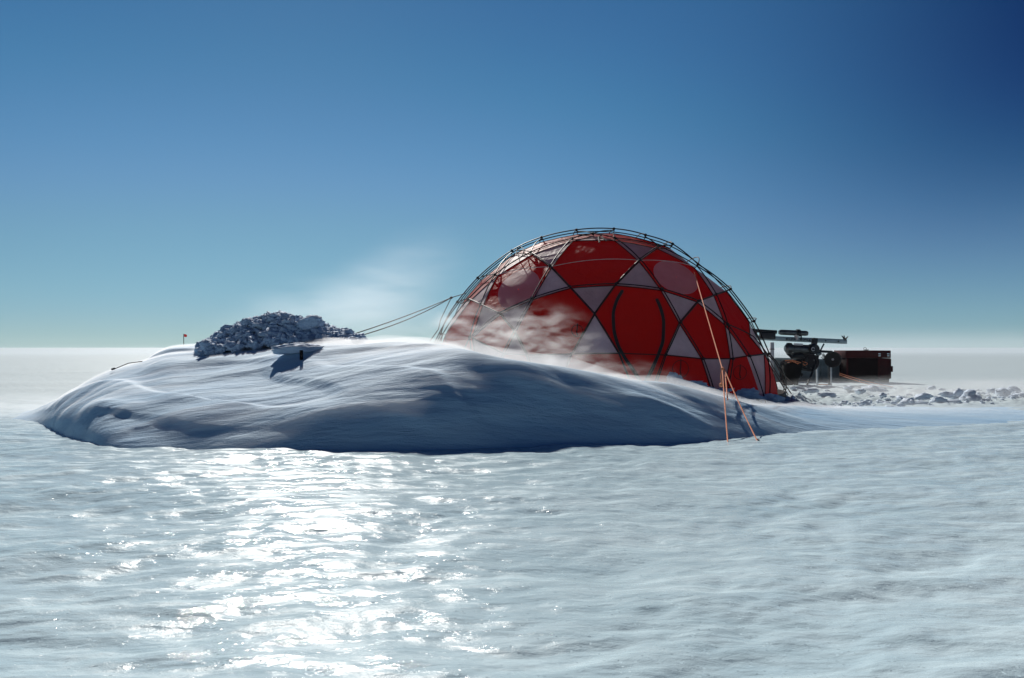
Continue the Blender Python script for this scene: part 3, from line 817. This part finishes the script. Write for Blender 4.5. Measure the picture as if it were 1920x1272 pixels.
# black ground hem
a0, a1_ = [math.atan2(NP[k][1] - DC.y, NP[k][0] - DC.x) for k in ('B4', 'br')]
hem = []
for t in np.linspace(a0, a1_, 40):
    r0 = float(np.interp(.0, _zz, _rr)) + .015; hem.append((r0 * math.cos(t) + DC.x, r0 * math.sin(t) + DC.y, .0))
hm = MB(); ra_ = [[hm.bm.verts.new((x_ + (DC.x - x_) * k_, y_ + (DC.y - y_) * k_, z_)) for x_, y_, _ in hem] for z_, k_ in ((-.1, 0), (.16, .004), (.16, .012), (-.1, .012))]
for A_, B_ in zip(ra_, ra_[1:] + ra_[:1]):
    for i in range(len(A_) - 1): hm.bm.faces.new((A_[i], A_[i + 1], B_[i + 1], B_[i]))
hm.build('ground_hem', M['black'], tent)
# thin cords
for sp, mt in (('H A O W', 'cord'), ('I K K2 X', 'dark_rope'), ('F G', 'cord')):
    MB().tube(pole_pts(sp.split(), .045, seg=8), .008, 5).build('cord', M[mt], tent)
# vents: hoop at the upper left, strap at the crown, ring vents low down
hp = on_tent([(971, 470), (972, 482), (979, 490), (984, 484), (987, 474), (979, 467), (971, 470)], .10)
MB().tube(hp, .012, 6).build('vent_hoop', M['black'], tent)
MB().tube(on_tent([(1124, 459), (1122, 449), (1127, 446), (1131, 452), (1136, 456)], .06), .018, 6).build('vent_strap', M['black'], tent)
for cx_, cy_, rr_ in ((1277, 692, 16), (1389, 699, 13), (1082, 620, 11)):
    ring = [(cx_ + rr_ * math.cos(t) * .95, cy_ + rr_ * math.sin(t)) for t in np.linspace(0, 2 * np.pi, 25)]
    v_ = MB().tube(on_tent(ring, -.025), .009, 6)
    v_.tube(on_tent([(cx_ + .5, cy_ - rr_ - 2), (cx_, cy_ - 4), (cx_ - 1, cy_ + 3), (cx_ + 1, cy_ + rr_ * .8)], -.02), .014, 6)
    v_.build('vent_ring', M['vent'], tent)

# ------------------------------------------------------------------ guy ropes
def rope(name, lines, r, mat, label, cat='rope', knots=()):
    m_ = MB()
    for ln in lines: m_.tube(ln, r, 6)
    for k, s_ in knots:
        m_.lathe(k, (0, 0, 1), [(0, -s_), (s_ * .8, -s_ * .6), (s_, 0), (s_ * .8, s_ * .6), (0, s_)], 8)
    o = m_.build(name, M[mat]); rebase(o); return tag(o, label, cat)
# orange pair on the right
top = Vector(hit(1302, 512, .1)); a1 = at(1365, 834, 10.35); a2 = at(1421, 829, 10.6)
sp_ = at(1354.5, 692, top.y + (10.4 - top.y) * .69)
m1 = at(1357, 715, sp_.y - .5)
rope('guy_rope', [[top, top.lerp(sp_, .5), sp_], sag(sp_, a1, .03), sag(sp_ + Vector((.03, 0, 0)), a2, .03), [sp_, sp_ + Vector((-.03, 0, -.12)), sp_ + Vector((-.01, -.02, -.28))],
     sag(sp_ + Vector((.05, 0, -.1)), sp_.lerp(a1, .42) + Vector((.05, 0, -.05)), .02)], .0095, 'orange', 'orange guy rope splitting into two legs pegged in the ice right of the drift', 'rope',
     [(sp_, .035), (sp_ + Vector((-.02, 0, -.27)), .04)])
for a_, lab in ((a1, 'small peg in the ice at the left leg of the orange rope'), (a2, 'small peg in the ice at the right leg of the orange rope')):
    stake('tent_peg', a_ + Vector((0, 0, -.1)), a_ + Vector((.01, 0, .035)), .014, 'wood', lab, 'peg')
# grey pair on the left
gt = Vector(hit(872, 550, .1)); kn = at(846, 558.5, gt.y - .5); ga = at(640, 634, 15.2); gb = at(652, 636, 15.1)
rope('guy_rope', [[gt, gt.lerp(kn, .5), kn], sag(kn, ga, .04), sag(kn, gb, .10), [kn, at(826, 600, kn.y + .1), at(822, 618, kn.y + .1), at(806, 640, kn.y - .2)]], .011, 'dark_rope',
     'pair of thin dark guy ropes running from the tent to the heap', 'rope', [(kn, .04)])
# dark lines at the right of the tent
for pts, lab, mt in (([(1409, 604), (1432, 655), (1450, 690), (1484, 739)], 'dark guy line down the right edge of the tent', 'dark_rope'), ([(1432, 662), (1443, 684), (1478, 741)], 'short dark guy line at the lower right corner of the tent', 'dark_rope'),
                 ([(1445, 664), (1462, 697), (1490, 722)], 'thin guy line between the tent and the drill post', 'dark_rope')):
    d0 = 20.4
    rope('guy_line', [[at(x_, y_, d0 + (1.4 if 'between' in lab else -.4) * i / len(pts)) for i, (x_, y_) in enumerate(pts)]], .013, mt, lab, 'rope')
rope('cable', [sag(at(1432, 662, 20.6), at(1482, 677, 26), .12)], .009, 'dark_rope', 'thin cable sagging from the tent corner to the dark engine', 'cable')
rope('guy_line', [sag(at(1574, 700, 26.4), at(1692, 729, 24.3), .05), sag(at(1574, 703, 26.4), at(1672, 731, 24.2), .04)], .011, 'orange', 'two faint orange lines stretched past the dark red crate', 'rope')

# ------------------------------------------------------------------ the ice drill
DD = 26.5
def dp(x, y, o=0.0): return at(x, y, DD + o)
q = DD / F
drill = empty('ice_drill', dp(1505, 722), 'dark metal ice drill with long grey horizontal beam on short legs beside the tent', 'ice drill')
tilt = Matrix.Rotation(math.atan2(5, 165), 3, 'Y')
bm_c = (dp(1420, 633.5) + dp(1588, 641)) / 2; ln = (dp(1588, 641) - dp(1420, 633.5)).length
beam = MB(); ax = (dp(1588, 641) - dp(1420, 633.5)).normalized(); ang = -math.asin(ax.z)
rt = Matrix.Rotation(ang, 3, 'Y'); up_ = rt @ Vector((0, 0, 1))
beam.box(bm_c + Vector((0, .0, 0)), (ln, .03, 8.6 * q), rt, .004)
beam.box(bm_c + up_ * (4.3 * q - .008) + Vector((0, .07, 0)), (ln, .11, .016), rt, .003)
beam.box(bm_c - up_ * (4.3 * q - .008) + Vector((0, .07, 0)), (ln, .11, .016), rt, .003)
bo = beam.build('beam', M['alu'], drill)
for x_ in (1548, 1572): MB().disc(dp(x_, 639.3 + (x_ - 1548) * .05, -.02), (0, 1, 0), .025, .02, 12).build('bolt', M['dark_steel'], bo)
# lettering on the beam
def text(s, size, loc, mat, parent, rot):
    cu = bpy.data.curves.new('lettering', 'FONT'); cu.body = s; cu.size = size; cu.align_x = 'CENTER'; cu.align_y = 'CENTER'; cu.extrude = .002; cu.space_character = 1.12
    cu.offset = .0035
    to = bpy.data.objects.new('tmp', cu); COL.objects.link(to)
    dg = bpy.context.evaluated_depsgraph_get(); me_ = bpy.data.meshes.new_from_object(to.evaluated_get(dg)); bpy.data.objects.remove(to)
    me_.name = 'lettering'
    me_.transform(Matrix.Translation(loc) @ rot.to_4x4() @ Matrix.Rotation(R(90), 4, 'X'))
    return link('lettering', me_, mat, parent, False)
text('ECLIPSE ICE DRILL', .093, dp(1496, 637.0, -.022), M['dirt'], bo, rt)
for x_ in (1475.2, 1518.2):
    lg = MB(); c_ = dp(x_, 636.2 + (x_ - 1475) * .05, -.019)
    for k in range(3): lg.box(c_ + Vector((0, 0, (k - 1) * .028)), (.06 - .01 * abs(k - 1), .006, .014), rt)
    lg.build('emblem', M['dirt'], bo)
# barrel
bl = MB(); A0, A1, A2, A3 = dp(1403, 619.5), dp(1456, 623), dp(1460, 623.2), dp(1515, 625.6)
bl.tube([A0, A1], 3.4 * q, 14); bo2 = bl.build('drill_barrel', M['dark_steel'], drill)
bl = MB(); dirv = (A3 - A2).normalized(); Ltot = (A3 - A2).length
bl.lathe(A2, dirv, [(0, 0), (3.2 * q, 0), (5.1 * q, .08), (5.1 * q, Ltot * .68), (4.9 * q, Ltot * .7), (4.9 * q, Ltot * .92), (3.9 * q, Ltot * .985), (2.5 * q, Ltot), (0, Ltot)], 20)
bl.build('motor_section', M['steel'], drill)
cl = MB(); cc = A2.lerp(A3, .66); cl.lathe(cc, dirv, [(5.2 * q, -.06), (6.9 * q, -.06), (7.1 * q, 0), (6.9 * q, .06), (5.2 * q, .06)], 20)
cl.box(cc + Vector((.10, -.02, -.14)), (.035, .05, .26), None, .006)
cl.build('clamp', M['dark_steel'], drill)
MB().lathe(dp(1494, 626.5), (0, 0, -1), [(0, .02), (.10, .03), (.09, .09), (.055, .14), (.05, .20), (0, .20)], 14).build('funnel', M['alu_pale'], drill)
MB().box(dp(1438.5, 630.3, -.06), (27 * q, .26, 11.5 * q), rt, .012).build('control_box', M['dark_steel'], drill)
MB().box(dp(1413, 631, .05), (9 * q, .3, 16 * q), rt, .03).build('end_bracket', M['steel'], drill)
# pale post under the beam
ps = MB(); ps.box(dp(1447.5, 682, .12), (6.6 * q, .10, 80 * q), None, .008)
ps.build('support_post', M['alu_pale'], drill)
MB().box(dp(1447.5, 655, .06), (7.4 * q, .13, 1.4 * q), None, .003).build('post_band', M['wood'], drill)
# big motor with flange
mt_ = MB(); b0, b1 = dp(1474, 653.5, -.1), dp(1522, 655.5, -.1); dv = (b1 - b0).normalized(); ll = (b1 - b0).length
mt_.lathe(b0, dv, [(0, -.05), (5 * q, -.05), (8 * q, 0), (10.5 * q, .03), (11 * q, .10), (10.6 * q, .17), (7.6 * q, .2), (7.6 * q, ll * .55), (8.2 * q, ll * .56), (8.2 * q, ll * .9), (7 * q, ll), (0, ll)], 26)
mt_.build('winch_motor', M['steel'], drill)
MB().box(dp(1497, 646, -.34), (17 * q, .02, 3.6 * q), rt, .004).build('name_plate', M['alu_pale'], drill)
MB().tube([dp(1476, 662, -.1), dp(1482, 667, -.1), dp(1486, 672, -.1)], 3 * q, 10).build('motor_bracket', M['dark_steel'], drill)
gb_ = MB(); gb_.lathe(dp(1524, 655, -.14), (0, 1, 0), [(0, -.22), (8.0 * q, -.22), (9.6 * q, -.16), (9.6 * q, .16), (0, .16)], 22)
gb_.box(dp(1527, 641, -.02), (9 * q, .18, 14 * q), Matrix.Rotation(.12, 3, 'Y'), .02)
gb_.build('gearbox', M['dark_steel'], drill)
gr_ = MB(); c_ = dp(1524.5, 655, -.375)
for i in range(9):
    t0 = i / 8 * 4.9
    gr_.box(c_ + Vector((math.cos(t0 + .6) * .05, 0, math.sin(t0 + .6) * .055)), (.02, .012, .03), Matrix.Rotation(-t0 - .6, 3, 'Y'))
gr_.build('gauge_mark', M['alu_pale'], drill)
MB().lathe(dp(1484, 668, -.05), (1, 0, .05), [(0, 0), (5.6 * q, 0), (6 * q, .03), (6 * q, .36), (5 * q, .4), (0, .4)], 18).build('lower_cylinder', M['dark_steel'], drill)
wd = MB(); wd.disc(dp(1518, 680, -.12), (.5, 1, 0), 17.2 * q, .16, 28, .015, .5); wd.disc(dp(1510, 679, .15), (.5, 1, 0), 17 * q, .05, 28, .01, .2)
wd.tube([dp(1518, 680, -.12), dp(1510, 679, .15)], 10 * q, 16)
wdo = wd.build('winch_drum', M['dark_steel'], drill)
MB().tube([dp(1500 + 14 * math.sin(t), 683 + 3.4 * t - 6, -.24 - .02 * math.cos(t * 2)) for t in np.linspace(0, 2.6, 10)], .012, 5).build('red_cord', M['orange'], wdo)
for i, (x_, y_) in enumerate([(1507, 671), (1526, 676), (1520, 691), (1511, 688)]): MB().disc(dp(x_, y_, -.26), (.5, 1, 0), .03, .06, 10).build('drum_bolt', M['steel'], wdo)
MB().tube([dp(1545, 645, -.1), dp(1537, 660, -.12), dp(1531, 675, -.16)], 1.5 * q, 8).build('brace', M['steel'], drill)
MB().tube([dp(1534, 668, -.2), dp(1524, 697, -.3), dp(1513, 722.5, -.4)], 2.1 * q, 8).build('leg', M['dark_steel'], drill)
MB().box(dp(1543, 659.4, -.1), (34 * q, .12, 4.6 * q), rt, .01).build('arm', M['dark_steel'], drill)
MB().box(dp(1535, 664, -.2), (9 * q, .12, 6 * q), Matrix.Rotation(-.5, 3, 'Y'), .01).build('bracket', M['steel'], drill)
tf = MB()
for i in range(7): 
    s0 = dp(1541 + random.uniform(-2, 2), 663 + i * 1.5, -.15); tf.tube([s0, s0 + Vector((.05, 0, -.03)), s0 + Vector((.07 + random.uniform(-.02, .05), 0, -.09))], .011, 5)
tf.build('cable_ends', M['black'], drill)
sh = MB(); sh.disc(dp(1561.5, 674.5, -.1), (.72, 1, 0), 15 * q, .09, 36, .012, .25); sho = sh.build('sheave', M['tyre'], drill)
MB().disc(dp(1561.5, 674.3, -.16), (.72, 1, 0), 2.0 * q, .04, 14).build('sheave_hub', M['alu_pale'], sho)
for x_, mt2, y1 in ((1532, 'alu_pale', 721), (1557.8, 'alu_pale', 724), (1554.2, 'dark_steel', 724)):
    MB().box(dp(x_, (687 + y1) / 2, -.05), (3.0 * q, .06, (y1 - 687) * q + .08), None, .006).build('leg', M[mt2], drill)
MB().tube([dp(1534, 721, -.06), dp(1545, 721.2, -.06), dp(1552, 721.5, -.06)], .018, 6).build('foot_bar', M['orange'], drill)
# ribbons fluttering at the beam end
for i, (ex, ey) in enumerate(((1579, 629.5), (1583, 629), (1590, 631))):
    a_, b_ = dp(1583.5, 639, 0), dp(ex, ey, -.03 * i); rb_ = MB(); wv = Vector((.035, .02, .01))
    pl = [a_.lerp(b_, t) + Vector((.012 * math.sin(5 * t + i), .02 * math.sin(7 * t), 0)) for t in np.linspace(0, 1, 6)]
    rb_.tube(pl, [.03, .03, .028, .024, .018, .01], 5); rb_.build('ribbon', M['dirt'] if i == 0 else M['wood'], drill)

# covered engine beside the tent
eng = empty('engine_cover', at(1483, 723, 26), 'dark shrouded engine under a black cover between tent and winch', 'engine')
secs = [(723, 1469, 1493, .28), (712, 1466, 1495, .34), (698, 1465, 1498, .38), (686, 1465, 1500, .4), (680, 1467, 1502, .38), (675.5, 1471, 1499, .3), (674.2, 1477, 1492, .15)]
PP = []
for i, (y_, xl, xr, dep) in enumerate(secs):
    row = []
    for k in range(20):
        t = 2 * math.pi * k / 20; e_ = .55
        cxp = np.sign(math.cos(t)) * abs(math.cos(t)) ** e_; cyp = np.sign(math.sin(t)) * abs(math.sin(t)) ** e_
        p_ = at((xl + xr) / 2 + (xr - xl) / 2 * cxp, y_, 26.0); p_.y += dep * cyp; p_.x += .02 * mnz.noise(p_ * 4)
        row.append(p_)
    PP.append(row)
em = MB(); vr = [[em.bm.verts.new(p_) for p_ in row] for row in PP]
for a_, b_ in zip(vr[:-1], vr[1:]):
    for k in range(20): em.bm.faces.new((a_[k], a_[(k + 1) % 20], b_[(k + 1) % 20], b_[k]))
em.bm.faces.new(vr[-1]); em.bm.faces.new(vr[0][::-1])
em.build('cover', M['case'], eng)
rp = MB()
rp.tube([at(1472, 677, 25.58), at(1480, 675.6, 25.55), at(1490, 677, 25.56), at(1500, 680, 25.6), at(1508, 684, 25.9)], .016, 6)
rp.tube([at(1476, 680, 25.57), at(1486, 678, 25.55), at(1493, 681, 25.56), at(1503, 683, 25.7)], .014, 6)
rp.tube([at(1486, 675, 25.57), at(1491, 679, 25.55), at(1496, 683, 25.58)], .012, 6)
rp.build('lashing', M['orange'], eng)
MB().box(at(1478, 680, 25.6), (.07, .02, .03), None, .005).build('buckle', M['alu_pale'], eng)
MB().lathe(at(1500, 703, 25.95), (1, 0, 0), [(0, 0), (.06, .01), (.07, .05), (.045, .09), (0, .1)], 10).build('knob', M['black'], eng)

# long sheet metal box
bd_ = 29.2; qb = bd_ / F
bx = empty('metal_box', at(1525, 718, bd_), 'long low weathered grey metal box behind the drill', 'box')
L0, L1 = at(1452, 698, bd_), at(1612, 696, bd_); cen = (L0 + L1) / 2
MB().box(cen + Vector((0, .45, 0)), ((L1 - L0).length, .9, 44 * qb), Matrix.Rotation(.028, 3, 'Y') @ Matrix.Rotation(-.03, 3, 'Z'), .012).build('body', M['sheet'], bx)
for x_ in (1490, 1541, 1580): MB().box(at(x_, 697, bd_ - .035), (.05, .03, 41 * qb), None, .006).build('rib', M['sheet'], bx)
MB().box(at(1532, 674.4, bd_ - .03), (158 * qb, .05, .05), Matrix.Rotation(-.028 * -1, 3, 'Y'), .008).build('rim', M['alu'], bx)

# dark red crate
cd = 28.6; qc = cd / F
cr = empty('wooden_crate', at(1628, 717, cd), 'dark red wooden crate with metal latches and ring on its lid', 'crate')
def cbox(x0, y0, x1, y1, dep, name, mat, off=0.0, bev=.01, parent=None, rot=None):
    c_ = at((x0 + x1) / 2, (y0 + y1) / 2, cd); c_.y += dep / 2 + off
    return MB().box(c_, ((x1 - x0) * qc, dep, (y1 - y0) * qc), rot, bev).build(name, M[mat], parent or cr)
body = cbox(1586.5, 672, 1669, 711, 1.0, 'body', 'crate_dark')
lid = cbox(1585, 657.5, 1670, 671.5, 1.04, 'lid', 'crate', -.02)
cbox(1646, 672.5, 1669.5, 710, .05, 'end_board', 'crate', -.035)
for x_ in (1586, 1645, 1666.5): cbox(x_, 673, x_ + 3.2, 710, .03, 'batten', 'crate', -.06)
for x_ in (1645.5, 1662): 
    lt = cbox(x_, 662.5, x_ + 5, 664.6, .03, 'latch', 'chrome', -.045, .006, lid)
    cbox(x_ + .4, 666, x_ + 4.8, 668.4, .03, 'latch', 'chrome', -.045, .006, lid)
cbox(1669.4, 687, 1679.5, 698, .16, 'side_handle', 'crate', .2)
for x_ in (1633, 1660): cbox(x_, 710, x_ + 8, 718, .9, 'skid', 'crate_dark', .03)
rg = MB(); c_ = at(1631, 656, cd) + Vector((0, .4, 0))
rg.tube([c_ + Vector((.055 * math.cos(t), 0, .03 + .05 * math.sin(t))) for t in np.linspace(-.4, 3.6, 14)], .008, 6)
rg.box(c_ + Vector((.05, 0, -.01)), (.16, .08, .03), None, .006)
rg.build('ring', M['black'], lid)

# ------------------------------------------------------------------ air: haze and blowing snow
def vol_mat(name, dens, kind, aniso=.45, scale=(1, 1, 1), rot=(0, 0, 0), lo=.45, hi=.75, nscale=1.0):
    m, nt, out = nodes(name)
    pv = N(nt, 'ShaderNodeVolumePrincipled'); pv.inputs['Color'].default_value = (.86, .93, 1, 1) if name in ('haze', 'ground_drift') else (.96, .97, .98, 1); pv.inputs['Anisotropy'].default_value = aniso
    pv.inputs['Density'].default_value = dens
    if kind == 'wisp':
        tc = N(nt, 'ShaderNodeTexCoord'); ln_ = N(nt, 'ShaderNodeVectorMath', operation='LENGTH'); L(nt, tc.outputs['Object'], ln_.inputs[0])
        fall = N(nt, 'ShaderNodeMapRange', interpolation_type='SMOOTHSTEP'); L(nt, ln_.outputs['Value'], fall.inputs[0])
        fall.inputs[1].default_value = 1.0; fall.inputs[2].default_value = .0; fall.inputs[3].default_value = 0; fall.inputs[4].default_value = 1
        v = mapping(nt, scale, rot, src='Position'); n_ = noise(nt, v, nscale, 4, .6, .4)
        mr = N(nt, 'ShaderNodeMapRange'); L(nt, n_.outputs['Fac'], mr.inputs[0]); mr.inputs[1].default_value = lo; mr.inputs[2].default_value = hi
        mu = N(nt, 'ShaderNodeMath', operation='MULTIPLY'); L(nt, fall.outputs[0], mu.inputs[0]); L(nt, mr.outputs[0], mu.inputs[1])
        m2 = N(nt, 'ShaderNodeMath', operation='MULTIPLY'); L(nt, mu.outputs[0], m2.inputs[0]); m2.inputs[1].default_value = dens
        L(nt, m2.outputs[0], pv.inputs['Density'])
    L(nt, pv.outputs[0], out.inputs['Volume'])
    return m
WISP = True; HAZE = True
if HAZE:
    hz = MB(); hz.box((0, 150, 2.6), (900, 700, 7.6)); ho = hz.build('haze', vol_mat('haze', .00018, 'haze', .3), smooth=False); tag(ho, kind='stuff')
def wisp(c, size, rot, mat, label):
    bm = bmesh.new(); bmesh.ops.create_icosphere(bm, subdivisions=3, radius=1.0)
    me = bpy.data.meshes.new('blowing_snow'); bm.to_mesh(me); bm.free()
    o = link('blowing_snow', me, mat); o.location = c; o.scale = size; o.rotation_euler = rot
    return tag(o, label, None, 'blowing snow', 'stuff')
if WISP:
    W1 = vol_mat('plume_snow', .27, 'wisp', .5, (.35, .7, 1.6), (0, .75, 0), .34, .74, 1.7)
    W2 = vol_mat('spindrift', 2.7, 'wisp', .5, (.55, .8, 1.3), (0, .7, 0), .47, .72, 3.6)
    W3 = vol_mat('ground_drift', .006, 'wisp', .3, (.03, .03, .3), (0, 0, 0), .1, .6, .8)
    W4 = vol_mat('low_spindrift', .8, 'wisp', .5, (.25, .6, 1.6), (0, .1, 0), .40, .72, 1.4)
    wisp(at(700, 560, 17.5), (3.0, 1.6, 1.3), (0, -.55, 0), W1, 'plume of blowing snow rising above the crest')
    wisp(at(600, 585, 18.5), (3.2, 1.5, 1.1), (0, -.2, 0), W1, 'plume of blowing snow behind the heap')
    wisp(at(780, 610, 16.5), (1.9, 1.2, .7), (0, -.1, 0), W1, 'thin blowing snow between the heap and the tent')
    wisp(at(1015, 640, 15.2), (1.5, .6, .95), (0, .2, 0), W2, 'spindrift in front of the tent wall')
    wisp(at(900, 622, 15.4), (1.4, .8, .75), (0, .1, 0), W2, 'spindrift at the left of the tent')
    wisp(at(1120, 690, 14.6), (2.6, .5, .45), (0, .22, 0), W2, 'spindrift along the foot of the door')
    wisp(at(1600, 775, 15.0), (5.5, 1.8, .34), (0, 0, 0), W4, 'low spindrift crossing the snow right of the drift')
    wisp(at(1800, 735, 21), (7.0, 4.0, .5), (0, 0, 0), W4, 'low spindrift among the snow chunks')
    wisp(at(90, 770, 14.5), (3.6, 2.2, .42), (0, 0, 0), W4, 'low spindrift trailing off the left tip of the drift')
    wisp((110, 150, .5), (130, 115, 5.5), (0, 0, 0), W3, 'low blowing snow on the plain right of the tent')
    wisp((-70, 150, -.2), (100, 110, 2.6), (0, 0, 0), W3, 'low blowing snow on the plain left of the drift')
    # thin sheet of snow streaming over the drift: its thickness follows the wind streaks
    T = STREAK * np.clip(DZ / .35, 0, 1)
    top = np.stack([DX, DY, DZ + T + .004], -1); bot = np.stack([DX, DY, DZ - .03], -1)
    nr, nc = DX.shape; V = np.concatenate([top.reshape(-1, 3), bot.reshape(-1, 3)])
    idx = np.arange(nr * nc).reshape(nr, nc); o2 = nr * nc
    q = np.stack([idx[:-1, :-1], idx[1:, :-1], idx[1:, 1:], idx[:-1, 1:]], -1).reshape(-1, 4)
    Q = [q, q[:, ::-1] + o2]
    for e in (idx[0, :], idx[-1, ::-1], idx[::-1, 0], idx[:, -1]):
        Q.append(np.stack([e[:-1], e[1:], e[1:] + o2, e[:-1] + o2], -1))
    o = link('blowing_snow', raw_mesh('blowing_snow', V, np.concatenate(Q)), vol_mat('streaming_snow', 1.8, 'sheet', .45))
    tag(o, 'thin sheet of snow streaming over the drift', None, 'blowing snow', 'stuff')
